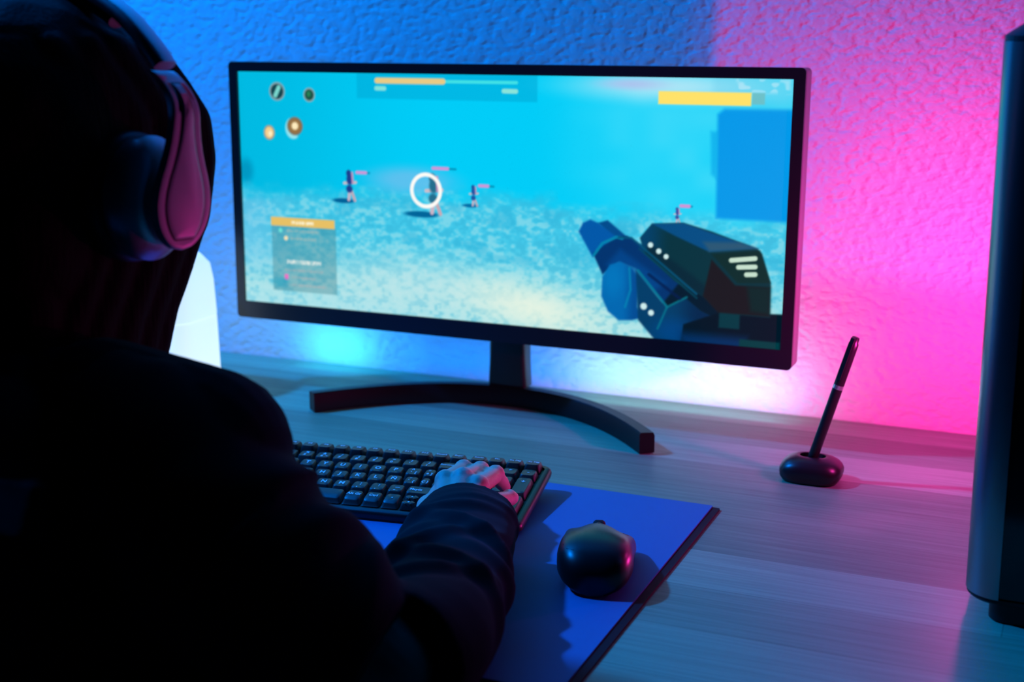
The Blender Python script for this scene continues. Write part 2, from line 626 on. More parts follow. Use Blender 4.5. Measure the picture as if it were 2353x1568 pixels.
over(ell(-288, 48, 12, 6, 0.6), (0, 150, 190), 0.45)
# the weapon held at lower right
over(poly([(129.4, 145.9), (140.7, 149.5), (163.8, 132.3), (151.4, 126.8)], 1.5), (0, 76, 140))
over(poly([(106.5, 134.9), (111.5, 144.9), (120.4, 149.1), (129.4, 145.9), (151.3, 131.6), (130.1, 112.1), (123.8, 106.8)], 1.6), (0, 88, 168))
over(poly([(123.7, 111.7), (151.3, 131.6), (163.8, 133.5), (184, 122.8), (258.8, 77.9), (235, 66.5), (210.8, 57.3), (174.7, 98.1), (154.4, 104), (135.7, 88.1)], 1.5), (0, 52, 110))
over(poly([(225, 86), (264, 76), (278, 50), (228, 46), (206, 60)], 2), (0, 28, 44))
over(poly([(140, 100), (156, 118), (210, 84), (196, 74)], 5), (0, 74, 146), 0.7)
drum = poly([(135.7, 85.6), (144.4, 99.7), (156.9, 104.2), (169.7, 97.8), (177.5, 88.7), (177.1, 54.6), (182.5, 42.8), (171.2, 39.4), (156, 37.6), (143, 46.9), (134.9, 63.5)], 1.6)
over(drum, (0, 104, 176))
over(drum * sm(158, 176, X), (0, 70, 140), 0.8)
over(drum * ell(148, 84, 12, 18, 0.8), (0, 126, 196), 0.6)
lower = poly([(174.8, 95.7), (210.8, 57.3), (232.5, 68.7), (250, 55.7), (269.6, 47.8), (251.2, 22.1), (255, 18), (200, 18), (178.8, 40)], 1.5)
over(lower, (0, 62, 104))
over(lower * sm(215, 250, X), (0, 34, 70), 0.8)
over(lower * ell(220, 30, 22, 14, 0.8), (0, 70, 140), 0.7)
stock = poly([(231, 39.7), (271.7, 56.4), (345, 59.9), (345, 16.3), (228, 16.3)], 1.5)
over(stock, (0, 22, 34))
over(rect(228, 16, 300, 30, 8), (0, 50, 104), 0.9)
over(rect(270.6, 39.4, 293.4, 56.5, 1.5), (0, 56, 66))
over(rect(294, 20, 338, 28.6, 1.2), (0, 60, 66))
body = poly([(178.8, 132), (192, 148.3), (227.3, 151.4), (258.7, 143.9), (309.9, 128), (314.8, 123), (325.5, 91.2), (326.1, 55), (274.1, 55.4), (251.8, 72.6), (219.7, 86.9), (184.2, 115.6)], 1.5)
over(body, (4, 52, 62))
over(body * sm(215, 185, X), (0, 66, 108), 0.9)
over(body * poly([(182, 113), (222, 84), (252, 72), (258, 82), (225, 104), (190, 126)], 4), (4, 40, 54), 0.9)
over(poly([(192, 148.3), (227.3, 151), (309.9, 128.4), (257.2, 121.5), (218.1, 136.8)], 1.5), (2, 78, 132))
over(poly([(257, 122), (309.9, 128.4), (290, 134), (250, 132)], 3), (60, 92, 110), 0.7)
over(poly([(259.7, 119.4), (312.3, 126.3), (325.5, 92.4), (289.4, 89.7)], 1.5), (10, 46, 44))
over(poly([(259.9, 113.5), (287.1, 87.2), (324.5, 87.7), (325.5, 56), (269.2, 56), (251.8, 72.6)], 1.5), (26, 26, 28))
over(poly([(300, 87), (325, 88), (325.5, 58), (305, 60)], 4), (4, 44, 44), 0.8)
for pts, w, c, a in (([(177.3, 95.9), (212, 57.4)], 1.3, (0, 122, 150), 0.9), ([(212, 57.4), (233.7, 70)], 1.2, (0, 110, 130), 0.9), ([(211.3, 56.2), (201.6, 32.2)], 1.2, (0, 116, 140), 0.8),
                     ([(125, 109.3), (134.9, 123.3), (151.3, 131.3), (158, 130)], 1.6, (0, 136, 176), 0.9), ([(153.8, 131), (168.8, 131.4), (244.5, 74.5)], 1.2, (0, 84, 120), 0.9),
                     ([(167.2, 97.6), (169.1, 73.5), (163.2, 53.5)], 1.3, (0, 134, 180), 0.8), ([(178, 120), (245, 70)], 1.0, (0, 80, 100), 0.7), ([(190, 92), (226, 68)], 1.8, (0, 30, 76), 0.8)):
    over(line(pts, w, 1.0), c, a)
for a_, b_ in (((281.7, 114), (307.3, 117.6)), ((289.8, 107), (307.8, 108.6)), ((298.8, 99.6), (308.1, 100.4))):
    over(line([a_, b_], 2.6, 0.9), (200, 226, 206))
for x, y, r in ((190.9, 124.9, 3.0), (200.5, 118.6, 3.0), (209, 113.2, 2.8), (184.9, 56, 3.8), (193.6, 49.4, 3.3)):
    over(ell(x, y, r, r, 0.3), (206, 236, 236))

lin = s2l(np.clip(IMG, 0, 255))
verts = np.zeros((NY * NX, 3), np.float32)
xm = X.ravel() / 1000
vm = Y.ravel() / 1000
dd = 0.0036
verts[:, 0] = xm
verts[:, 1] = vm * math.sin(TILT) + dd * math.cos(TILT)
verts[:, 2] = 0.09 + vm * math.cos(TILT) - dd * math.sin(TILT)
ii = np.arange(NY * NX).reshape(NY, NX)
quads = np.stack([ii[:-1, :-1], ii[:-1, 1:], ii[1:, 1:], ii[1:, :-1]], -1).reshape(-1, 4)
me = bpy.data.meshes.new('screen')
me.vertices.add(len(verts))
me.vertices.foreach_set('co', verts.ravel())
me.loops.add(quads.size)
me.loops.foreach_set('vertex_index', quads.ravel().astype(np.int32))
me.polygons.add(len(quads))
me.polygons.foreach_set('loop_start', np.arange(0, quads.size, 4, dtype=np.int32))
me.update(calc_edges=True)
ca = me.color_attributes.new('picture', 'FLOAT_COLOR', 'POINT')
ca.data.foreach_set('color', np.concatenate([lin.reshape(-1, 3), np.ones((NY * NX, 1))], 1).astype(np.float32).ravel())
M_SCREEN = mat('lit_screen', (0.005, 0.005, 0.005), 0.35, spec=0.3)
at = node(M_SCREEN, 'ShaderNodeAttribute', attribute_name='picture')
link(M_SCREEN, at.outputs['Color'], M_SCREEN.node_tree.nodes['Principled BSDF'].inputs['Emission Color'])
M_SCREEN.node_tree.nodes['Principled BSDF'].inputs['Emission Strength'].default_value = 1.0
obj('screen', me, M_SCREEN, mon, smooth=False)

# stand: leaning neck and the arched base bar
bm = bmesh.new()
loft(bm, [[V((0.0 + x, 0.058 + y, z)) for x, y in rrect(w, 0.026, 0.006, 4)] for z, w in ((0.0235, 0.050), (0.05, 0.0475), (0.09, 0.045), (0.20, 0.044))])
obj('stand_neck', bm, M_BLACK_SATIN, mon)
bm = bmesh.new()
rings = []
NB = 44
BX0, BX1 = -0.197, 0.2085
for k in range(NB + 1):
    x = BX0 + (BX1 - BX0) * k / NB
    t = abs(x - 0.006) / 0.202
    y = 0.040 - 0.113 * t ** 2.15
    dy = -0.113 * 2.15 * t ** 1.15 / 0.202 * (1 if x > 0.006 else -1)
    tn = V((1, dy, 0)).normalized()
    nm = V((-tn.y, tn.x, 0))
    w = 0.0175
    ring = []
    for a, z in ((0, 0.001), (w, 0.001), (w, 0.020), (w - 0.0015, 0.0235), (0.0015, 0.0245), (0, 0.0225)):
        ring.append(V((x, y, z)) + nm * a)
    rings.append(ring)
loft(bm, rings)
obj('stand_base', bm, M_BLACK, mon)
bm = bmesh.new()
tube(bm, [V((-0.018, 0.058, 0.0235)), V((-0.018, 0.058, 0.030))], 0.007, 16)
obj('stand_screw', bm, M_BLACK_SATIN, mon)

# ------------------------------------------------------------------ keyboard
U = 0.018567
KTH, KTILT = math.radians(8.136), math.radians(7.6)
# keyboard frame: x along the rows, y towards the back, z out of the key plane; its origin is the plate under the Y key
KM = Matrix.Translation(W(-0.0433, -0.3017, 0.0205)) @ Matrix.Rotation(KTH, 4, 'Z') @ Matrix.Rotation(KTILT, 4, 'X')
kb = thing('keyboard', 'full size black keyboard with pale legends and raised back under the right hand', 'keyboard')
kb.matrix_world = KM
ROWY = {0: 3.0, 1: 2.0, 2: 1.0, 3: 0.0, 4: -1.0, 5: -2.0}       # function row ... bottom row
ROWY = {0: 2.02, 1: 1.0, 2: 0.0, 3: -1.0, 4: -2.0, 5: -3.06}
XL, XR = (-7.0) * U - 0.007, (18.46 - 7.0) * U + 0.0085
YB, YF = 2.62 * U, -3.72 * U - 0.009
# case: plate plus a rounded rim that reaches down to the mat
bm = bmesh.new()
prof = [(0, -0.0090), (0, -0.002), (0.0012, 0.0012), (0.0035, 0.0022), (0.0068, 0.0022), (0.0075, 0.0), ]
cxk, cyk = (XL + XR) / 2, (YB + YF) / 2
rings = []
wk, hk = XR - XL, YB - YF
for ins, z in ((0.003, -0.0066), (0.0004, -0.0052), (0, -0.0025), (0.0008, 0.0008), (0.003, 0.0026), (0.0062, 0.0026), (0.0068, 0.0004)):
    rings.append([V((cxk + x, cyk + y, z)) for x, y in rrect(wk - 2 * ins, hk - 2 * ins, 0.009 - ins * 0.6, 5)])
loft(bm, rings)
# wedge under the back half
obj('keyboard_case', bm, M_KEYBASE, kb)
for sx in (XL + 0.03, XR - 0.055):
    # folding foot that holds the back up
    bm = new_box((sx, YB - 0.022, -0.0211), (sx + 0.025, YB - 0.014, -0.0060), 0.0015)
    obj('foot', bm, M_KEYBASE, kb)


def key(u0, u1, row, legend='', h=0.0072, dy=0.0, hu=1.0, slope=0.0, size=None, scoop=False):
    """one key cap from u0 to u1 (key units from the left), legends printed on its top"""
    x0, x1 = (u0 - 7.0) * U, (u1 - 7.0) * U
    yc = (ROWY[row] + dy) * U
    w, d = x1 - x0 - 0.0014, hu * U - 0.0016
    cx = (x0 + x1) / 2
    bm = bmesh.new()
    rings = []
    sh = 0.0009                                   # the top sits a little further back than the foot
    for z, ins, r, oy in ((0.0012, 0.0, 0.0022, 0), (h * 0.55, 0.0009, 0.0026, sh * 0.5), (h * 0.93, 0.0017, 0.0030, sh), (h, 0.0022, 0.0031, sh), (h - 0.0002, 0.0060, 0.002, sh)):
        ring = []
        for x, y in rrect(w - 2 * ins, d - 2 * ins, max(r, 0.001), 4):
            yy = y + oy
            zz = z
            if z > 0.002:
                zz += slope * (yy / d) * (z / h)
                if scoop and y < 0:
                    zz -= 0.0030 * (min(1, -y / (d / 2))) ** 2 * (z / h)
            ring.append(V((cx + x, yc + yy, zz)))
        rings.append(ring)
    loft(bm, rings)
    nf = len(bm.faces)

    def add_me(me, px, py, zz):
        me.transform(Matrix.Translation((px, py, 0)))
        for v in me.vertices:
            rel = (v.co.y - yc) / d
            v.co.z = zz + slope * rel
            if scoop and v.co.y < yc:
                v.co.z -= 0.0030 * min(1, (yc - v.co.y) / (d / 2)) ** 2
        n0 = len(bm.faces)
        bm.from_mesh(me)
        bm.faces.ensure_lookup_table()
        for f in bm.faces[n0:]:
            f.material_index = 1
        bpy.data.meshes.remove(me)

    zt = h + 0.00012
    for item in ([legend] if isinstance(legend, str) else legend):
        if not item:
            continue
        if isinstance(item, str):
            item = (item, 0, 0, None)
        s, ox, oy, sz = item
        sz = (sz or size or 0.0062) * 1.18
        px, py = cx + ox, yc + sh + oy
        if s in ('<<', '>>', '^^', 'vv'):
            a = {'<<': PI, '>>': 0, '^^': PI / 2, 'vv': -PI / 2}[s]
            me = bpy.data.meshes.new('tri')
            me.from_pydata([(0.0013 * math.cos(a + q), 0.0013 * math.sin(a + q), 0) for q in (0, 2 * PI / 3, 4 * PI / 3)], [], [(0, 1, 2)])
        else:
            me = text_bm(s, sz)
        add_me(me, px, py, zt)
    o = obj('key', bm, [M_KEY, M_LEGEND], kb)
    return o


# function row (slightly narrower keys)
FR = ['Esc', 'F1', 'F2', 'F3', 'F4', 'F5', 'F6', 'F7', 'F8', 'F9', 'F10', 'F11', 'F12', 'Insert', 'Supr']
fw = 14.3 / 15
for i, s in enumerate(FR):
    key(i * fw, (i + 1) * fw, 0, [(s, 0, 0.0022, 0.0040)], h=0.0086, slope=-0.0026)
for i, s in enumerate(['Inicio', 'Fin', 'Re P\u00e1g', 'Av P\u00e1g']):
    key(14.46 + i, 15.46 + i, 0, [(s, 0, 0.0022, 0.0036)], h=0.0086, slope=-0.0026)
NUM = [('\u00aa', '\u00ba'), ('!', '1'), ('"', '2'), ('\u00b7', '3'), ('$', '4'), ('%', '5'), ('&', '6'), ('/', '7'), ('(', '8'), (')', '9'), ('=', '0'), ('?', "'"), ('\u00bf', '\u00a1')]
for i, (a, b) in enumerate(NUM):
    ex = [('\u00ac', 0.0036, -0.0026, 0.004)] if b == '6' else []
    key(i, i + 1, 1, [(a, 0.0002, 0.0026, 0.0048), (b, -0.0010, -0.0028, 0.0048)] + ex, slope=-0.0010)
key(13, 14.3, 1, [('Retroceso', -0.0015, 0.0012, 0.0032)], slope=-0.0010)
for i, s in enumerate(['Bloq\nNum', '/', '*', '-']):
    key(14.46 + i, 15.46 + i, 1, [(s, 0, 0.0004, 0.0036 if i == 0 else 0.0062)], slope=-0.0008)
key(0, 1.5, 2, [('Tab', -0.004, 0, 0.004)])
for i, s in enumerate('QWERTYUIOP'):
    key(1.5 + i, 2.5 + i, 2, [(s, 0, 0.0004, 0.0064)])
key(11.5, 12.5, 2, [('^', -0.0012, 0.0028, 0.0055), ('`', -0.0018, -0.0030, 0.0055), ('[', 0.0030, -0.0028, 0.0045)])
key(12.5, 13.3, 2, [('*', -0.0010, 0.0024, 0.0055), ('+', -0.0014, -0.0030, 0.0048), (']', 0.0026, -0.0030, 0.0045)])
key(13.3, 14.3, 2, [('Intro', 0, 0.004, 0.0036)], dy=-0.5, hu=2.0)
key(0, 1.75, 3, [('Bloq May\u00fas', -0.004, 0, 0.0034)])
for i, s in enumerate('ASDFGHJKL\u00d1'):
    key(1.75 + i, 2.75 + i, 3, [(s, 0, 0.0004, 0.0064)])
key(11.75, 12.65, 3, [('\u00a8', -0.0012, 0.0024, 0.0055), ('\u00b4', -0.0026, -0.0012, 0.0055), ('{', 0.0030, -0.0030, 0.0045)])
key(12.65, 13.3, 3, [('\u00c7 }', 0, -0.0012, 0.0045)])
key(0, 1.25, 4, [('May\u00fas', -0.002, 0, 0.0036)])
key(1.25, 2.25, 4, [('>', 0, 0.0024, 0.0045), ('<', 0, -0.0026, 0.0045)])
for i, s in enumerate('ZXCVBNM'):
    key(2.25 + i, 3.25 + i, 4, [(s, 0, 0.0004, 0.0064)])
key(9.25, 10.25, 4, [(';', 0.0006, 0.0026, 0.0060), (',', -0.0014, -0.0026, 0.0060)])
key(10.25, 11.25, 4, [(':', 0.0006, 0.0024, 0.0060), ('.', -0.0014, -0.0032, 0.0060)])
key(11.25, 12.25, 4, [('_', 0.0010, 0.0044, 0.0070), ('-', -0.0006, -0.0036, 0.0066)])
key(12.25, 14.3, 4, [('May\u00fas', -0.0085, 0.0004, 0.0042)])
BH, BHU = 0.0070, 1.12
key(0, 1.25, 5, [('Ctrl', 0, 0.002, 0.0042)], h=BH, hu=BHU, scoop=True)
key(1.25, 2.5, 5, [('Fn', 0, 0.002, 0.0042)], h=BH, hu=BHU, scoop=True)
key(2.5, 3.75, 5, [('Alt', 0, 0.002, 0.0042)], h=BH, hu=BHU, scoop=True)
key(3.75, 9.3, 5, '', h=BH, hu=BHU, scoop=True)
key(9.3, 10.35, 5, [('Alt Gr', 0, 0.0014, 0.0046)], h=BH, hu=BHU, scoop=True)
key(10.35, 11.4, 5, [('Ctrl', 0, 0.0014, 0.0046)], h=BH, hu=BHU, scoop=True)
key(11.4, 12.4, 5, [('<<', 0, 0.0006, None)], h=BH, hu=BHU, scoop=True)
key(12.4, 13.35, 5, [('^^', 0, 0.0004, None)], h=BH, hu=0.54, dy=0.29)
key(12.4, 13.35, 5, [('vv', 0, 0.0006, None)], h=BH, hu=0.56, dy=-0.29)
key(13.35, 14.3, 5, [('>>', 0, 0.0006, None)], h=BH, hu=BHU, scoop=True)
for i, s in enumerate('789'):
    key(14.46 + i, 15.46 + i, 2, [(s, 0, 0.001, 0.0060)], slope=-0.0006)
key(17.46, 18.46, 2, [('+', 0, 0.0080, 0.0062)], dy=-0.5, hu=2.0)
for i, s in enumerate('456'):
    key(14.46 + i, 15.46 + i, 3, [(s, 0, 0.001, 0.0060)])
for i, s in enumerate('123'):
    key(14.46 + i, 15.46 + i, 4, [(s, 0, 0.001, 0.0060)])
key(17.46, 18.46, 4, [('Intro', 0, 0.0060, 0.0038)], dy=-0.53, hu=2.06)
key(14.46, 16.46, 5, [('0', 0, 0.001, 0.0060)], h=BH, hu=BHU, scoop=True)
key(16.46, 17.46, 5, [('.', 0, 0.001, 0.0060)], h=BH, hu=BHU, scoop=True)

# ------------------------------------------------------------------ mouse
MA = math.radians(17)                            # how far the mouse is turned to the left
mouse = thing('computer_mouse', 'black computer mouse resting on the blue desk mat', 'mouse', W(0.2785, -0.3985, PADZ), MA)
mouse.scale = (0.95, 0.91, 0.97)


def mouse_ring(y, wl, wr, h, sharp=2.6, lean=0.0, n=40, foot=0.0):
    """cross-section at y: half widths left and right, height"""
    ring = []
    for k in range(n):
        a = 2 * PI * k / n
        c, s = math.cos(a), math.sin(a)
        ex = 2.0 / sharp
        x = math.copysign(abs(c) ** ex, c)
        z = math.copysign(abs(s) ** ex, s)
        x *= wr if c > 0 else wl
        zz = foot + (h - foot) * (0.34 + 0.66 * z) if z > 0 else foot + (h - foot) * 0.34 * (1 + z)
        if z < 0:                                # the flanks draw in towards the mat
            x *= 1 - 0.14 * (-z) ** 1.3
        ring.append(V((x + lean * zz, y, zz)))
    return ring


bm = bmesh.new()
secs = []
for y, wl, wr, h in ((-0.0560, 0.010, 0.010, 0.018), (-0.0545, 0.0170, 0.0170, 0.0235), (-0.050, 0.0235, 0.0235, 0.0295), (-0.042, 0.0290, 0.0285, 0.0350), (-0.030, 0.0330, 0.0318, 0.0390),
                     (-0.016, 0.0345, 0.0325, 0.0405), (0.0, 0.0340, 0.0322, 0.0395), (0.014, 0.0325, 0.0330, 0.0366), (0.028, 0.0318, 0.0338, 0.0325),
                     (0.040, 0.0318, 0.0335, 0.0282), (0.050, 0.030, 0.032, 0.0240), (0.0545, 0.027, 0.029, 0.0195), (0.0565, 0.020, 0.022, 0.0140)):
    ring = mouse_ring(y, wl, wr, h, 3.1, foot=0.0008)
    # the two buttons dish slightly either side of a raised middle ridge towards the front
    f = max(0.0, min(1.0, (y + 0.01) / 0.04))
    for p in ring:
        if p.z > h * 0.5:
            t = p.x / (wr if p.x > 0 else wl)
            p.z += f * 0.0042 * (math.exp(-(t / 0.30) ** 2) - 0.55 * math.exp(-((abs(t) - 0.62) / 0.25) ** 2))
            p.z -= 0.0028 * t * f                # falls towards the right
    secs.append(ring)
loft(bm, secs)
obj('mouse_body', bm, M_MOUSE, mouse)
bm = bmesh.new()
tube(bm, [V((x, 0.033, 0.0278)) for x in (-0.0056, -0.0048, -0.003, 0.003, 0.0048, 0.0056)], [0.0058, 0.0074, 0.0085, 0.0085, 0.0074, 0.0058], 28)
bmesh.ops.bevel(bm, geom=[e for e in bm.edges if len(e.link_faces) == 2 and e.calc_face_angle() > 1.0], offset=0.0012, segments=2, affect='EDGES')
obj('scroll_wheel', bm, M_PAD_BASE, mouse)


def surf_z(x, y):
    """height of the mouse shell above the mat at x, y (interpolated from its sections)"""
    best = None
    for a, b in zip(secs, secs[1:]):
        if a[0].y <= y <= b[0].y:
            t = (y - a[0].y) / (b[0].y - a[0].y)
            pts = [a[k].lerp(b[k], t) for k in range(len(a))]
            top = sorted([p for p in pts if p.z > 0.009], key=lambda p: p.x)
            for p, q in zip(top, top[1:]):
                if p.x <= x <= q.x and q.x - p.x > 1e-6:
                    z = p.z + (q.z - p.z) * (x - p.x) / (q.x - p.x)
                    best = z if best is None else max(best, z)
    return best


# left side panel seam, button split and right button seam as thin dark inlaid lines
for name, pts in (('side_seam', [(-0.0315, 0.024), (-0.0305, 0.008), (-0.0300, -0.008), (-0.0285, -0.022), (-0.0245, -0.033), (-0.018, -0.038)]),
                  ('button_split', [(0.0, 0.053), (0.0, 0.044), (0.0, 0.030), (0.0, 0.022)]),
                  ('button_seam', [(0.0215, 0.024), (0.026, 0.027), (0.031, 0.032)])):
    p3 = []
    for x, y in pts:
        z = surf_z(x, y)
        if z:
            p3.append(V((x, y, z - 0.0001)))
    if len(p3) > 1:
        bm = bmesh.new()
        tube(bm, p3, 0.00035, 8)
        obj(name, bm, M_PAD_BASE, mouse)

# ------------------------------------------------------------------ stylus and its stand
hx, hy = 0.3935, -0.0800
holder = thing('stylus_stand', 'low black pebble-shaped pen stand on the desk near the tower', 'pen stand', W(hx, hy, 0))
bm = bmesh.new()
rings = []
for z, sx, sy, ex_ in ((0.0004, 0.0262, 0.0215, 3.4), (0.0015, 0.0280, 0.0228, 3.4), (0.0050, 0.0302, 0.0240, 3.6), (0.0095, 0.0312, 0.0246, 3.6), (0.0130, 0.0312, 0.0244, 3.4), (0.0170, 0.0296, 0.0232, 3.0),
                       (0.0205, 0.0264, 0.0208, 2.8), (0.0232, 0.0222, 0.0170, 2.6), (0.0250, 0.0172, 0.0125, 2.5), (0.0256, 0.0142, 0.0095, 2.5), (0.0252, 0.0130, 0.0080, 2.5), (0.0215, 0.0122, 0.0072, 2.5)):
    ring = []
    n = 64
    for k in range(n):
        a = 2 * PI * k / n
        c, q_ = math.cos(a), math.sin(a)
        ex = 2 / ex_
        ring.append(V((math.copysign(abs(c) ** ex, c) * sx + 0.0012 * (z / 0.025), math.copysign(abs(q_) ** ex, q_) * sy, z)))
    rings.append(ring)
loft(bm, rings)
obj('stand_body', bm, M_STYLUS, holder)

p0, p1 = W(hx + 0.0012, hy - 0.001, 0.0232), W(0.4302, -0.0775, 0.1505)
dp = (p1 - p0).normalized()
Ls = (p1 - p0).length
sty = thing('stylus', 'slim black stylus with a silver ring standing tilted in the pebble-shaped stand', 'stylus', p0)


def sty_part(name, prof, m):
    u, v, d = frame_of(dp)
    bm = bmesh.new()
    loft(bm, [[(dp * (t * Ls) + (u * math.cos(2 * PI * k / 28) + v * math.sin(2 * PI * k / 28)) * r) for k in range(28)] for t, r in prof])
    return obj(name, bm, m, sty)


sty_part('barrel', [(0.0, 0.0046), (0.02, 0.0052), (0.30, 0.0053), (0.583, 0.0052)], M_STYLUS)
sty_part('ring', [(0.583, 0.0053), (0.615, 0.00525)], M_RING)
sty_part('cap', [(0.615, 0.0052), (0.90, 0.0051), (0.952, 0.0049), (0.962, 0.0040), (1.0, 0.0038), (1.004, 0.0030)], M_STYLUS)
u, v, d = frame_of(dp)
side = V((-0.35, -1, 0.05))
side = (side - dp * side.dot(dp)).normalized()
bm = bmesh.new()
wv = dp.cross(side)
bm2 = []
rings = []
for t in (0.66, 0.67, 0.93, 0.995, 1.0):
    c = dp * (t * Ls) + side * (0.0045)
    h = 0.0018 if 0.665 < t < 0.999 else 0.0010
    rings.append([c + wv * 0.0020 + side * h, c - wv * 0.0020 + side * h, c - wv * 0.0020 - side * 0.001, c + wv * 0.0020 - side * 0.001])
loft(bm, rings)
obj('side_button', bm, M_STYLUS, sty)

# ------------------------------------------------------------------ computer tower
pc = thing('computer_tower', 'tall dark computer tower with a rounded metal front edge on the desk', 'computer', W(0.68, -0.15, 0))
CX0, CX1, CY0, CY1 = 0.5672, 0.780, -0.366, 0.055
CZ0, CZ1 = 0.0165, 0.4420


def plan(ins, rf, n=10):
    """outline of the case seen from above: round front corners, square back ones"""
    x0, x1, y0, y1 = CX0 + ins, CX1 - ins, CY0 + ins, CY1 - ins
    pts = []
    for k in range(n + 1):
        a = PI + PI / 2 * k / n
        pts.append((x0 + rf + rf * math.cos(a), y0 + rf + rf * math.sin(a)))
    for k in range(n + 1):
        a = 1.5 * PI + PI / 2 * k / n
        pts.append((x1 - rf + rf * math.cos(a), y0 + rf + rf * math.sin(a)))
    pts += [(x1, y1 - 0.01), (x1 - 0.01, y1), (x0 + 0.01, y1), (x0, y1 - 0.01)]
    return pts


def case_ring(ins, z, rf=0.024, dx=0.0):
    return [W(x + dx * (1 if x < 0.6736 else -1), y, z) for x, y in plan(ins, rf)]


bm = bmesh.new()
loft(bm, [case_ring(0.0030, CZ0 + 0.003, 0.022), case_ring(0.0030, CZ1 - 0.002, 0.022, -0.004)])
obj('case_body', rebase(bm, pc.location), M_GLASS_BLACK, pc)
# metal pillars wrapping the two front corners
for s in (0, 1):
    bm = bmesh.new()
    n = 14
    rf = 0.026
    outl, inl = [], []
    pts = [(CX0 + rf * 1.0, CY0 + 0.16)]
    arc = []
    for k in range(n + 1):
        a = PI + PI / 2 * k / n
        arc.append((CX0 + rf + rf * math.cos(a), CY0 + rf + rf * math.sin(a)))
    outl = [(CX0, CY0 + 0.045)] + arc
    inl = [(CX0 + 0.0029, CY0 + 0.045)] + [(CX0 + rf + (rf - 0.0029) * math.cos(PI + PI / 2 * k / n), CY0 + rf + (rf - 0.0029) * math.sin(PI + PI / 2 * k / n)) for k in range(n + 1)]
    ringxy = outl + inl[::-1]
    rings = []
    for z, dx in ((CZ0 + 0.004, 0), (CZ1 - 0.0025, -0.004)):
        rr = []
        for x, y in ringxy:
            x = x + dx
            if s:
                x = CX0 + CX1 - x
            rr.append(W(x, y, z))
        rings.append(rr)
    loft(bm, rings)
    obj('corner_pillar', rebase(bm, pc.location), M_ALU, pc)
bm = bmesh.new()
loft(bm, [case_ring(0.0036, CZ0 - 0.001, 0.022), case_ring(0.001, CZ0 + 0.001, 0.025), case_ring(0.001, CZ0 + 0.0038, 0.025)])
obj('bottom_trim', rebase(bm, pc.location), M_BLACK, pc)
bm = bmesh.new()
loft(bm, [case_ring(0.0005, CZ1 - 0.0022, 0.025, -0.004), case_ring(0.0005, CZ1 + 0.0015, 0.025, -0.004), case_ring(0.004, CZ1 + 0.0040, 0.022, -0.004),
          case_ring(0.026, CZ1 + 0.0190, 0.012, -0.004), case_ring(0.030, CZ1 + 0.0200, 0.010, -0.004)])
obj('top_cover', rebase(bm, pc.location), M_BLACK_SATIN, pc, smooth=False)
for x0, x1, y0, y1 in ((CX0 + 0.019, CX1 - 0.019, CY0 + 0.004, CY0 + 0.05), (CX0 + 0.019, CX1 - 0.019, CY1 - 0.06, CY1 - 0.015)):
    bm = bmesh.new()
    loft(bm, [[W((x0 + x1) / 2 + x, (y0 + y1) / 2 + y, z) for x, y in rrect((x1 - x0) - i * 2, (y1 - y0) - i * 2, 0.012, 5)] for z, i in ((0.0002, 0.0012), (0.0015, 0), (CZ0 + 0.001, 0))])
    obj('foot', rebase(bm, pc.location), M_BLACK, pc)

# ------------------------------------------------------------------ glowing lamp behind the player
lamp = thing('table_lamp', 'white glowing table lamp with rounded top at the left end of the desk', 'lamp', W(-0.4310, -0.048, 0))
bm = bmesh.new()
loft(bm, [[V((x, y, z)) for x, y in rrect(w, d_, r, 6)] for z, w, d_, r in ((0.0005, 0.122, 0.090, 0.02), (0.003, 0.1222, 0.092, 0.022), (0.060, 0.1216, 0.090, 0.022), (0.0925, 0.1210, 0.089, 0.022), (0.0945, 0.1195, 0.088, 0.022))])
obj('lamp_body', bm, M_LAMP, lamp)
bm = bmesh.new()
loft(bm, [[V((x, y, z)) for x, y in rrect(w, d_, r, 6)] for z, w, d_, r in ((0.0946, 0.1200, 0.089, 0.022), (0.098, 0.1225, 0.090, 0.024), (0.140, 0.1215, 0.088, 0.026), (0.160, 0.1195, 0.085, 0.030),
                                                                      (0.172, 0.106, 0.074, 0.034), (0.180, 0.086, 0.056, 0.026), (0.184, 0.060, 0.034, 0.016))])
obj('lamp_shade', bm, M_LAMP, lamp)

# ------------------------------------------------------------------ the player
PB = V((-0.10, -0.86, 0.0))
person = thing('person', 'person in black hooded sweatshirt seated at the desk, seen from behind, right hand on keyboard', 'person', PB)

HA = math.radians(6)                            # the head is turned a little to the right
HF, HR, HU = V((math.sin(HA), math.cos(HA), -0.06)).normalized(), V((math.cos(HA), -math.sin(HA), 0)), None
HU = HR.cross(HF).normalized()
HC = W(-0.063, -0.632, 0.350)
AX = (HR, HF, HU)


def hp(a, b, c):
    """a to the person's right, b to the front, c up from the middle of the head"""
    return HC + HR * a + HF * b + HU * c


NECK = W(-0.078, -0.668, 0.195)
CHEST = W(-0.088, -0.735, 0.03)
HIP = W(-0.10, -0.835, -0.235)
SHR, ELR, WRR = W(0.080, -0.702, 0.165), W(0.238, -0.688, 0.048), W(0.168, -0.455, 0.0400)
SHL, ELL, WRL = W(-0.240, -0.650, 0.180), W(-0.300, -0.640, 0.040), W(-0.110, -0.500, 0.050)

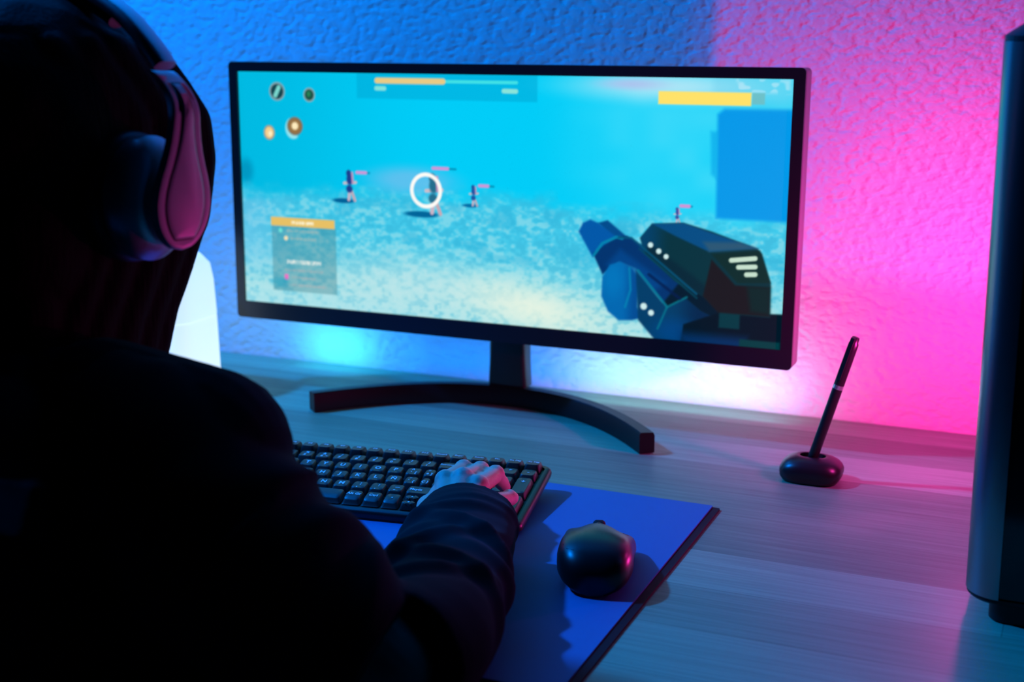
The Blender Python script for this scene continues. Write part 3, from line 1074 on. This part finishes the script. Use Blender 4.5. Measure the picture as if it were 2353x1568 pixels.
# joints of the right hand (desk frame); knuckle, middle joint, end joint, tip
HAND = {
    'index': ((0.132, -0.386, 0.060), (0.1268, -0.340, 0.0560), (0.1248, -0.321, 0.042), (0.1255, -0.312, 0.0345)),
    'middle': ((0.148, -0.384, 0.0635), (0.1430, -0.338, 0.0560), (0.1400, -0.316, 0.042), (0.1400, -0.306, 0.035)),
    'ring': ((0.1635, -0.3865, 0.0600), (0.1598, -0.342, 0.0560), (0.1570, -0.322, 0.042), (0.1562, -0.313, 0.0345)),
    'little': ((0.1775, -0.392, 0.0490), (0.1795, -0.357, 0.0410), (0.1760, -0.341, 0.036), (0.1735, -0.334, 0.0335)),
}
THUMB = ((0.136, -0.424, 0.041), (0.121, -0.398, 0.039), (0.1235, -0.366, 0.0365), (0.130, -0.345, 0.0350))
RAD = {'index': (0.0100, 0.0090, 0.0078, 0.0068), 'middle': (0.0102, 0.0090, 0.0080, 0.0070), 'ring': (0.0098, 0.0087, 0.0076, 0.0066), 'little': (0.0092, 0.0082, 0.0068, 0.0060)}


def hand_shapes(bm, tr, wrist, elbow):
    w = V(wrist)
    for f, js in HAND.items():
        pts = [tr(p) for p in js]
        rr = RAD[f]
        capsule(bm, w + (pts[0] - w) * 0.12, pts[0], 0.0125, rr[0] * 0.92)
        for a, b, r0, r1 in zip(pts, pts[1:], rr, rr[1:]):
            capsule(bm, a, b, r0 * 0.88, r1 * 0.88)
        ellipsoid(bm, pts[0] + V((0, 0, 0.0010)), (rr[0] * 1.06,) * 3, sub=2)     # knuckles stand out
        ellipsoid(bm, pts[1] + V((0, 0.001, 0.0006)), (rr[1] * 1.02,) * 3, sub=2)
        ellipsoid(bm, pts[2], (rr[2] * 0.98,) * 3, sub=2)
    t = [tr(p) for p in THUMB]
    capsule(bm, t[0], t[1], 0.0135, 0.0112)
    capsule(bm, t[1], t[2], 0.0108, 0.0092)
    capsule(bm, t[2], t[3], 0.0092, 0.0076)
    # palm and the heel of the hand
    im, lm = tr(HAND['index'][0]), tr(HAND['little'][0])
    capsule(bm, w.lerp(t[0], 0.4), im.lerp(t[1], 0.35) - V((0, 0, 0.004)), 0.0135, 0.0100)
    capsule(bm, w - V((0, 0, 0.003)), w.lerp(lm, 0.85) - V((0, 0, 0.006)), 0.0150, 0.0110)
    capsule(bm, w - V((0, 0, 0.003)), (im + lm) / 2 - V((0, 0, 0.010)), 0.0150, 0.0105)
    capsule(bm, elbow, w, 0.028, 0.0210)


def tr_r(p):
    return W(*p)


def tr_l(p):
    return W(0.030 - p[0], p[1] - 0.035, p[2] - 0.001)


bm = bmesh.new()
# skull, face, jaw
ellipsoid(bm, hp(0, -0.012, 0.028), (0.072, 0.090, 0.076), AX)
ellipsoid(bm, hp(0, 0.030, -0.020), (0.062, 0.062, 0.085), AX)
ellipsoid(bm, hp(0, 0.048, -0.072), (0.043, 0.042, 0.040), AX)
capsule(bm, hp(0, 0.074, -0.092), hp(0, 0.076, -0.098), 0.017, 0.016)          # chin
capsule(bm, hp(0.045, 0.000, -0.062), hp(0.012, 0.070, -0.094), 0.020, 0.014)   # jaw line
capsule(bm, hp(-0.045, 0.000, -0.062), hp(-0.012, 0.070, -0.094), 0.020, 0.014)
capsule(bm, hp(0, 0.090, 0.010), hp(0, 0.104, -0.022), 0.0065, 0.0095)         # nose
ellipsoid(bm, hp(0.010, 0.097, -0.026), (0.0065, 0.008, 0.006), AX, 2)
ellipsoid(bm, hp(-0.010, 0.097, -0.026), (0.0065, 0.008, 0.006), AX, 2)
capsule(bm, hp(-0.030, 0.079, 0.022), hp(0.030, 0.079, 0.022), 0.0105, 0.0105)  # brow
ellipsoid(bm, hp(0.036, 0.066, -0.020), (0.020, 0.020, 0.016), AX, 2)          # cheek bones
ellipsoid(bm, hp(-0.036, 0.066, -0.020), (0.020, 0.020, 0.016), AX, 2)
capsule(bm, hp(-0.016, 0.086, -0.052), hp(0.016, 0.086, -0.052), 0.0050, 0.0050)  # lips
capsule(bm, hp(-0.014, 0.085, -0.060), hp(0.014, 0.085, -0.060), 0.0056, 0.0056)
for s in (-1, 1):                                                               # eyes and ears
    ellipsoid(bm, hp(s * 0.031, 0.074, 0.002), (0.013, 0.011, 0.010), AX, 2)
    ellipsoid(bm, hp(s * 0.073, -0.006, -0.010), (0.007, 0.018, 0.030), AX, 2)
capsule(bm, hp(0, -0.022, -0.055), NECK, 0.054, 0.058)
capsule(bm, NECK, CHEST, 0.060, 0.105)
capsule(bm, CHEST + V((0.06, 0, 0)), HIP + V((0.06, 0, 0.05)), 0.095, 0.105)
capsule(bm, CHEST - V((0.06, 0, 0)), HIP + V((-0.06, 0, 0.05)), 0.095, 0.105)
for sh, el, wr, tr in ((SHR, ELR, WRR, tr_r), (SHL, ELL, WRL, tr_l)):
    capsule(bm, NECK.lerp(sh, 0.25) - V((0, 0, 0.03)), sh, 0.055, 0.050)
    capsule(bm, sh, el, 0.044, 0.032)
    hand_shapes(bm, tr, wr, el)
KNR, KNL = W(0.03, -0.44, -0.225), W(-0.20, -0.43, -0.225)
FTR, FTL = V((0.03, -0.50, 0.085)), V((-0.20, -0.49, 0.085))
for hx_, kn, ft in ((0.075, KNR, FTR), (-0.075, KNL, FTL)):
    capsule(bm, HIP + V((hx_, 0, -0.01)), kn, 0.078, 0.054)
    capsule(bm, kn, ft, 0.052, 0.036)
    capsule(bm, ft - V((0, 0.02, 0.045)), ft + V((0, 0.14, -0.055)), 0.038, 0.028)
me = remesh(bm, 0.0019, 3, 0.5)
body = obj('body', rebase(me, PB), M_SKIN, person)
body['label'] = 'bare hand and face of the person'

# trousers
bm = bmesh.new()
ellipsoid(bm, HIP + V((0, -0.01, -0.02)), (0.175, 0.135, 0.12))
for hx_, kn, ft in ((0.075, KNR, FTR), (-0.075, KNL, FTL)):
    capsule(bm, HIP + V((hx_, 0, -0.01)), kn, 0.088, 0.064)
    capsule(bm, kn, ft + V((0, 0, 0.02)), 0.062, 0.050)
obj('trousers', rebase(remesh(bm, 0.006, 4), PB), M_TROUSERS, person)
for ft in (FTR, FTL):
    bm = bmesh.new()
    capsule(bm, ft + V((0, -0.03, -0.045)), ft + V((0, 0.15, -0.055)), 0.042, 0.034)
    capsule(bm, ft + V((0, -0.01, 0.0)), ft + V((0, 0.0, -0.04)), 0.044, 0.044)
    box(bm, ft + V((-0.04, -0.075, -0.0845)), ft + V((0.04, 0.185, -0.066)), 0.006)
    obj('shoe', rebase(remesh(bm, 0.004, 3), PB), M_BLACK, person)


# sweatshirt: torso, hood lying on the back, and sleeves with folds
def ridge(s, s0, w):
    return math.exp(-((s - s0) / w) ** 2)


def sleeve(bm, path, radii, flat, folds=(), cuff=True, n=64, m=90, seed=0.0):
    """tapered tube along path; folds = (s0, angle0, slant, width, height) ridges winding round the arm"""
    path = [V(p) for p in path]
    seg = [0.0]
    for a, b in zip(path, path[1:]):
        seg.append(seg[-1] + (b - a).length)
    tot = seg[-1]

    def at(s):
        d = s * tot
        for i in range(len(path) - 1):
            if d <= seg[i + 1] or i == len(path) - 2:
                t = (d - seg[i]) / (seg[i + 1] - seg[i])
                return path[i].lerp(path[i + 1], t), radii[i] + (radii[i + 1] - radii[i]) * t, flat[i] + (flat[i + 1] - flat[i]) * t
    rings = []
    for k in range(m + 1):
        s = k / m
        c, r, fl = at(s)
        c0 = (at(max(0, s - 0.09))[0] + at(min(1, s + 0.09))[0]) / 2
        c = c.lerp(c0, 0.6)
        d = (at(min(1, s + 0.05))[0] - at(max(0, s - 0.05))[0]).normalized()
        u = V((d.y, -d.x, 0)).normalized()           # sideways
        if u.x < 0:
            u = -u
        v = u.cross(d)
        if v.z < 0:
            v = -v
        ring = []
        for j in range(n):
            a = 2 * PI * j / n
            rr = r
            for s0, a0, sl, w, h in folds:
                da = (a - a0 + PI) % (2 * PI) - PI
                env = math.exp(-(da / 1.15) ** 2)
                rr += h * env * (ridge(s, s0 + sl * da, w) - 0.45 * ridge(s, s0 + sl * da + w * 2.0, w * 1.1))
            rr += 0.0016 * noise.noise(V((s * 9 + seed, math.cos(a) * 1.5, math.sin(a) * 1.5)))
            if cuff and s < 0.075:
                rr -= 0.0012 - 0.0012 * (s / 0.075) ** 6
            ring.append(c + u * math.cos(a) * rr + v * math.sin(a) * rr * fl)
        rings.append(ring)
    if cuff:                                            # the cuff is an open tube with a turned edge
        d = (path[1] - path[0]).normalized()
        c = path[0]
        first = rings[0]
        inner = [[c + (p - c) * q + d * o for p in first] for q, o in ((0.90, -0.0012), (0.86, 0.001), (0.84, 0.03), (0.6, 0.036))]
        rings = inner[::-1] + rings
    loft(bm, rings)


FOLDS_R = [(0.21, PI * 0.62, 0.045, 0.022, 0.0060), (0.33, PI * 0.38, -0.10, 0.026, 0.0080), (0.46, PI * 0.66, 0.11, 0.030, 0.0075),
           (0.60, PI * 0.40, -0.12, 0.030, 0.0080), (0.74, PI * 0.60, 0.10, 0.035, 0.0070), (0.52, PI * 0.05, -0.05, 0.03, 0.0060), (0.12, PI * 0.30, 0.03, 0.018, 0.0030), (0.40, PI * 0.95, 0.06, 0.025, 0.006)]
bm = bmesh.new()
CUR = W(0.162, -0.402, 0.0385)
sleeve(bm, [CUR, W(0.176, -0.449, 0.0385), W(0.196, -0.512, 0.0385), W(0.221, -0.582, 0.0400), W(0.240, -0.645, 0.0440), W(0.240, -0.692, 0.048)],
       [0.0440, 0.0470, 0.0495, 0.0520, 0.0530, 0.050], [0.78, 0.72, 0.68, 0.70, 0.85, 1.0], FOLDS_R)
sleeve(bm, [W(0.240, -0.695, 0.048), W(0.190, -0.702, 0.072), W(0.135, -0.708, 0.115), W(0.088, -0.702, 0.166), W(0.02, -0.700, 0.185)], [0.047, 0.065, 0.071, 0.070, 0.06], [1, 1, 1, 1, 1],
       [(0.12, PI * 0.5, 0.08, 0.05, 0.008), (0.30, PI * 0.6, -0.08, 0.05, 0.007), (0.50, PI * 0.4, 0.08, 0.06, 0.006)], cuff=False, seed=4)
CUL = tr_l((0.174, -0.430, 0.049))
sleeve(bm, [CUL, CUL.lerp(ELL, 0.3), CUL.lerp(ELL, 0.65), ELL + V((0, 0, 0.01)), ELL + V((0.01, -0.02, 0.03))], [0.044, 0.047, 0.050, 0.052, 0.05], [0.84, 0.86, 0.92, 1, 1],
       [(0.3, PI * 0.5, 0.08, 0.03, 0.007), (0.55, PI * 0.5, -0.08, 0.03, 0.007)], seed=9)
capsule(bm, SHL, ELL + V((0.005, 0, 0.02)), 0.066, 0.052)
capsule(bm, NECK + V((0, 0, -0.015)), SHR + V((-0.02, 0, 0.010)), 0.060, 0.062)
capsule(bm, NECK + V((0, 0, -0.015)), SHL + V((0.02, 0, 0.010)), 0.060, 0.062)
capsule(bm, NECK + V((0, 0, -0.045)), CHEST + V((0, -0.005, 0)), 0.085, 0.128)
for s in (-1, 1):
    capsule(bm, CHEST + V((s * 0.075, 0.0, 0.06)), HIP + V((s * 0.065, -0.005, 0.02)), 0.115, 0.122)
capsule(bm, W(0.02, -0.688, 0.194), W(0.104, -0.685, 0.174), 0.051, 0.057)
capsule(bm, W(0.03, -0.690, 0.125), W(0.06, -0.700, -0.02), 0.095, 0.085)       # front of the chest under the arm
capsule(bm, W(0.03, -0.665, 0.165), W(0.085, -0.665, 0.125), 0.058, 0.070)
# hood folded down behind the neck and its opening round the throat
for k in range(17):
    a = -PI * 0.92 + 1.84 * PI * k / 16
    r = 0.074
    p = NECK + V((math.sin(a) * r, -math.cos(a) * r * 0.92 - 0.004, 0.020 - 0.018 * math.cos(a) * -1 * 0.4))
    ellipsoid(bm, p, (0.026, 0.026, 0.024), None, 2)
capsule(bm, NECK + V((-0.06, -0.085, -0.01)), NECK + V((0.06, -0.085, -0.01)), 0.046, 0.046)
capsule(bm, NECK + V((-0.03, -0.10, -0.05)), NECK + V((0.03, -0.10, -0.05)), 0.05, 0.05)
obj('sweatshirt', rebase(remesh(bm, 0.0026, 3, 0.4), PB), M_FABRIC, person)

# hair: thick cap over the skull, falling to the neck behind
bm = bmesh.new()
ellipsoid(bm, hp(0, -0.020, 0.034), (0.083, 0.102, 0.092), AX)
ellipsoid(bm, hp(0, -0.038, 0.026), (0.085, 0.095, 0.090), AX)
ellipsoid(bm, hp(0, 0.004, 0.028), (0.076, 0.094, 0.0985), AX)
ellipsoid(bm, hp(0, -0.050, -0.030), (0.080, 0.070, 0.100), AX)
ellipsoid(bm, hp(0, -0.062, -0.090), (0.070, 0.045, 0.070), AX)
ellipsoid(bm, hp(0, 0.045, 0.060), (0.062, 0.052, 0.042), AX)
for s in (-1, 1):
    # long locks falling past the cheek on to the shoulder
    lock = [(0.050, 0.054, 0.078, 0.016), (0.060, 0.068, 0.058, 0.014), (0.064, 0.082, 0.038, 0.014), (0.065, 0.086, 0.010, 0.014), (0.065, 0.080, -0.033, 0.013),
            (0.061, 0.076, -0.047, 0.013), (0.057, 0.066, -0.077, 0.013), (0.053, 0.056, -0.100, 0.014), (0.050, 0.046, -0.135, 0.015)]
    for p_, q_ in zip(lock, lock[1:]):
        for b_, k_ in ((0, 1), (-0.018, 1.2), (-0.042, 1.4), (-0.070, 1.4), (-0.095, 1.3)):
            capsule(bm, hp(s * p_[0], p_[1] + b_, p_[2]), hp(s * q_[0], q_[1] + b_, q_[2]), p_[3] * k_, q_[3] * k_, 14, 4)
    ellipsoid(bm, hp(s * 0.066, -0.002, 0.036), (0.016, 0.045, 0.042), AX, 2)
obj('hair', rebase(remesh(bm, 0.003, 4, 0.5), PB), M_HAIR, person)

# ------------------------------------------------------------------ headphones worn by the player
HPB = HC
ph = thing('headphones', 'over-ear headphones with teardrop side plates worn on the head of the person', 'headphones', HPB)


def band_pt(t, r=0.0):
    """t from -1 (left) over the crown to 1 (right)"""
    H = [(0.0, 0.1335), (0.018, 0.1325), (0.035, 0.1275), (0.0670, 0.1120), (0.0900, 0.0937), (0.1065, 0.0762), (0.1155, 0.058)]
    P = [(-x, z) for x, z in H[:0:-1]] + H
    q = (t + 1) / 2 * (len(P) - 3) + 1
    i = min(int(q), len(P) - 3)
    f = q - i
    out = []
    for c in (0, 1):
        p0, p1, p2, p3 = (P[i + j][c] for j in (-1, 0, 1, 2))
        out.append(0.5 * (2 * p1 + (p2 - p0) * f + (2 * p0 - 5 * p1 + 4 * p2 - p3) * f * f + (3 * p1 - p0 - 3 * p2 + p3) * f ** 3))
    return V((out[0], 0, out[1]))


def band_nm(t):
    d = band_pt(min(1, t + 0.01)) - band_pt(max(-1, t - 0.01))
    return V((-d.z, 0, d.x)).normalized()


def hl(a, b, c):
    return HR * a + HF * b + HU * c


bm = bmesh.new()
rings = []
for k in range(41):
    t = -1 + 2 * k / 40
    c = band_pt(t)
    n_ = band_nm(t)
    w = 0.0088 + 0.0015 * (1 - t * t)
    th = 0.0052
    ring = []
    for q in range(16):
        g = 2 * PI * q / 16
        ex = 2 / 3.2
        yy = math.copysign(abs(math.cos(g)) ** ex, math.cos(g)) * w
        rr = math.copysign(abs(math.sin(g)) ** ex, math.sin(g)) * th
        ring.append(hl(c.x + n_.x * rr, yy + 0.0100, c.z + n_.z * rr))
    rings.append(ring)
loft(bm, rings)
obj('headband', bm, M_BAND, ph)
bm = bmesh.new()
rings = []
for k in range(25):
    t = (-1 + 2 * k / 24) * 0.6
    c = band_pt(t)
    n_ = band_nm(t)
    ring = []
    for q in range(14):
        g = 2 * PI * q / 14
        ring.append(hl(c.x + n_.x * (-0.0075 + 0.005 * math.sin(g)), 0.0100 + 0.0080 * math.cos(g), c.z + n_.z * (-0.0075 + 0.005 * math.sin(g))))
    rings.append(ring)
loft(bm, rings)
obj('band_padding', bm, M_CUSHION, ph)


def plate_outline(scale=1.0, n=72):
    """teardrop arm: a disc at the ear drawn out into a stem running up to the band (b forward, c up)"""
    right, left = [], []
    R0 = 0.0268
    zc = -0.012
    TZ = (-0.012, -0.004, 0.0055, 0.014, 0.023, 0.031, 0.040, 0.058, 0.080)
    TH = (0.0268, 0.0257, 0.0230, 0.0196, 0.0167, 0.0147, 0.0134, 0.0119, 0.0106)
    for k in range(n + 1):
        z = -0.045 + (0.077 + 0.045) * k / n
        if z < zc:
            h = R0 * math.sqrt(max(0.0, 1 - ((z - zc) / 0.033) ** 2))
        else:
            h = float(np.interp(z, TZ, TH))
        right.append((h, z))
        left.append((-h, z))
    pts = right + left[::-1]
    return pts


def plate(s, inset, off0, off1, dome, name, m, parent, close_top=True):
    bm = bmesh.new()
    base = plate_outline()
    cz = -0.004

    def P(b, c, out):
        # the stem bends inwards to meet the band
        k = max(0.0, c - 0.046)
        x = 0.122 + out - 24.0 * k * k
        return hl(s * x, b + 0.0115 + 0.07 * c, c - 0.004)
    rings = []
    for f, o in ((1.0, off0), (1.0, off1 - 0.002), (0.96, off1 - 0.0004), (0.90, off1), (0.80, off1 + dome * 0.3)):
        rg = []
        for b, c in base:
            wmin = inset
            hb = abs(b)
            nb = math.copysign(max(0.0, hb - inset) * f, b)
            lo, hi = -0.045 + inset, 0.077 - inset
            nc = min(max(c, lo), hi)
            nc = cz + (nc - cz) * (0.5 + 0.5 * f) if f < 1 else nc
            rg.append(P(nb, nc, o))
        rings.append(rg)
    loft(bm, rings)
    bmesh.ops.remove_doubles(bm, verts=bm.verts, dist=0.00005)
    return obj(name, bm, m, parent)


for s in (1, -1):
    lab = 'ear_cup'
    # housing, then the plate on its outside and the cushion on its inside
    bm = bmesh.new()
    rings = []
    for x, r, e in ((0.090, 0.036, 1.12), (0.092, 0.0385, 1.12), (0.100, 0.0385, 1.12), (0.107, 0.034, 1.1), (0.112, 0.024, 1.1)):
        rings.append([hl(s * x, 0.002 + r * math.cos(2 * PI * k / 48), -0.014 + r * e * math.sin(2 * PI * k / 48)) for k in range(48)])
    loft(bm, rings)
    cup = obj('ear_cup', bm, M_BAND, ph)
    bm = bmesh.new()
    rings = []
    for k in range(21):
        a = -PI / 2 + PI * k / 20
        rings.append([hl(s * (0.081 + 0.0095 * math.sin(a)), 0.002 + (0.0315 + 0.0105 * max(0, math.cos(a)) ** 0.7) * math.cos(2 * PI * q / 48), -0.014 + (0.0355 + 0.0105 * max(0, math.cos(a)) ** 0.7) * math.sin(2 * PI * q / 48)) for q in range(48)])
    loft(bm, rings)
    obj('ear_cushion', bm, M_CUSHION, ph)
    pl = plate(s, 0.0, -0.006, 0.0, 0.0, 'side_plate', M_PHONES, ph)
    inner = plate(s, 0.0078, -0.001, 0.0012, 0.0012, 'plate_inlay', M_PHONES, pl)
    grv = plate(s, 0.0062, -0.001, 0.0004, 0.0, 'plate_groove', M_BLACK, pl)

# ------------------------------------------------------------------ stool under the player
st = thing('office_stool', 'round black stool under the seated person', 'stool', V((-0.10, -0.87, 0)))
bm = bmesh.new()
tube(bm, [V((0, 0, z)) for z in (0.320, 0.327, 0.357, 0.3655)], [0.185, 0.20, 0.20, 0.185], 40)
obj('seat', bm, M_TROUSERS, st)
bm = bmesh.new()
tube(bm, [V((0, 0, 0.06)), V((0, 0, 0.3195))], 0.028, 20)
obj('column', bm, M_METAL_BLACK, st)
bm = bmesh.new()
tube(bm, [V((0, 0, z)) for z in (0.0005, 0.012, 0.03, 0.062)], [0.23, 0.225, 0.10, 0.032], 40)
obj('base', bm, M_METAL_BLACK, st)


# ------------------------------------------------------------------ lights
def light(kind, name, loc, color, power, radius=0.02, **kw):
    l = bpy.data.lights.new(name, kind)
    l.color = color
    l.energy = power
    if kind in ('POINT', 'SPOT'):
        l.shadow_soft_size = radius
    for k, v in kw.items():
        setattr(l, k, v)
    o = bpy.data.objects.new(name, l)
    o.location = loc
    COL.objects.link(o)
    return o


def aim(o, target):
    o.rotation_euler = (V(target) - V(o.location)).to_track_quat('-Z', 'Y').to_euler()


KEY = light('POINT', 'blue_room_lamp', W(-1.22, -0.46, 1.55), (0.0, 0.215, 1.0), 235, 0.05)
PINK = light('SPOT', 'pink_led_wall', W(0.5600, -0.130, 0.165), (1.0, 0.03, 0.40), 6.0, 0.009, spot_size=math.radians(166), spot_blend=1.0)
aim(PINK, W(0.43, 0.144, 0.180))
PINK2 = light('SPOT', 'pink_led', W(0.5590, -0.100, 0.018), (1.0, 0.03, 0.42), 3.8, 0.007, spot_size=math.radians(68), spot_blend=0.7)
aim(PINK2, W(0.08, -0.50, 0.26))
PINK3 = light('POINT', 'pink_led_glow', W(0.5600, -0.100, 0.150), (1.0, 0.03, 0.42), 0.80, 0.010)
LEDL = light('AREA', 'cyan_led_left', W(-0.29, 0.092, 0.014), (0.05, 0.60, 1.0), 0.085, shape='RECTANGLE', size=0.09, size_y=0.012)
aim(LEDL, W(-0.29, 0.144, 0.060))
BLUE_FILL = light('AREA', 'blue_fill_middle', W(-0.06, 0.092, 0.014), (0.0, 0.22, 1.0), 0.13, shape='RECTANGLE', size=0.26, size_y=0.012)  # added fill light without a known source: turns the wall under the monitor blue
aim(BLUE_FILL, W(-0.06, 0.144, 0.050))
LEDR = light('AREA', 'cyan_led_right', W(0.195, 0.084, 0.014), (0.32, 0.60, 1.0), 0.27, shape='RECTANGLE', size=0.27, size_y=0.012)
aim(LEDR, W(0.195, 0.144, 0.070))

w = bpy.data.worlds.new('World')
w.use_nodes = True
w.node_tree.nodes['Background'].inputs['Color'].default_value = (0.0, 0.0, 0.0, 1)
scene.world = w

# ------------------------------------------------------------------ camera
cam = bpy.data.cameras.new('Camera')
cam.sensor_fit = 'HORIZONTAL'
cam.sensor_width = 36.0
cam.lens = 47.348
cam.clip_start = 0.02
co = bpy.data.objects.new('Camera', cam)
COL.objects.link(co)
yaw, pitch, roll = 0.411125, 0.233870, -0.002977
fw_ = V((-math.sin(yaw) * math.cos(pitch), math.cos(yaw) * math.cos(pitch), -math.sin(pitch)))
rt = V((math.cos(yaw), math.sin(yaw), 0))
up = rt.cross(fw_)
r2 = rt * math.cos(roll) + up * math.sin(roll)
u2 = -rt * math.sin(roll) + up * math.cos(roll)
Mx = Matrix((r2, u2, -fw_)).transposed().to_4x4()
Mx.translation = W(0.63505, -1.39322, 0.45493)
co.matrix_world = Mx
cam.dof.use_dof = True
cam.dof.focus_distance = 1.20
cam.dof.aperture_fstop = 5.0
scene.camera = co

scene.view_settings.view_transform = 'Standard'
scene.view_settings.look = 'None'
scene.view_settings.exposure = 0.0
scene.view_settings.gamma = 1.0
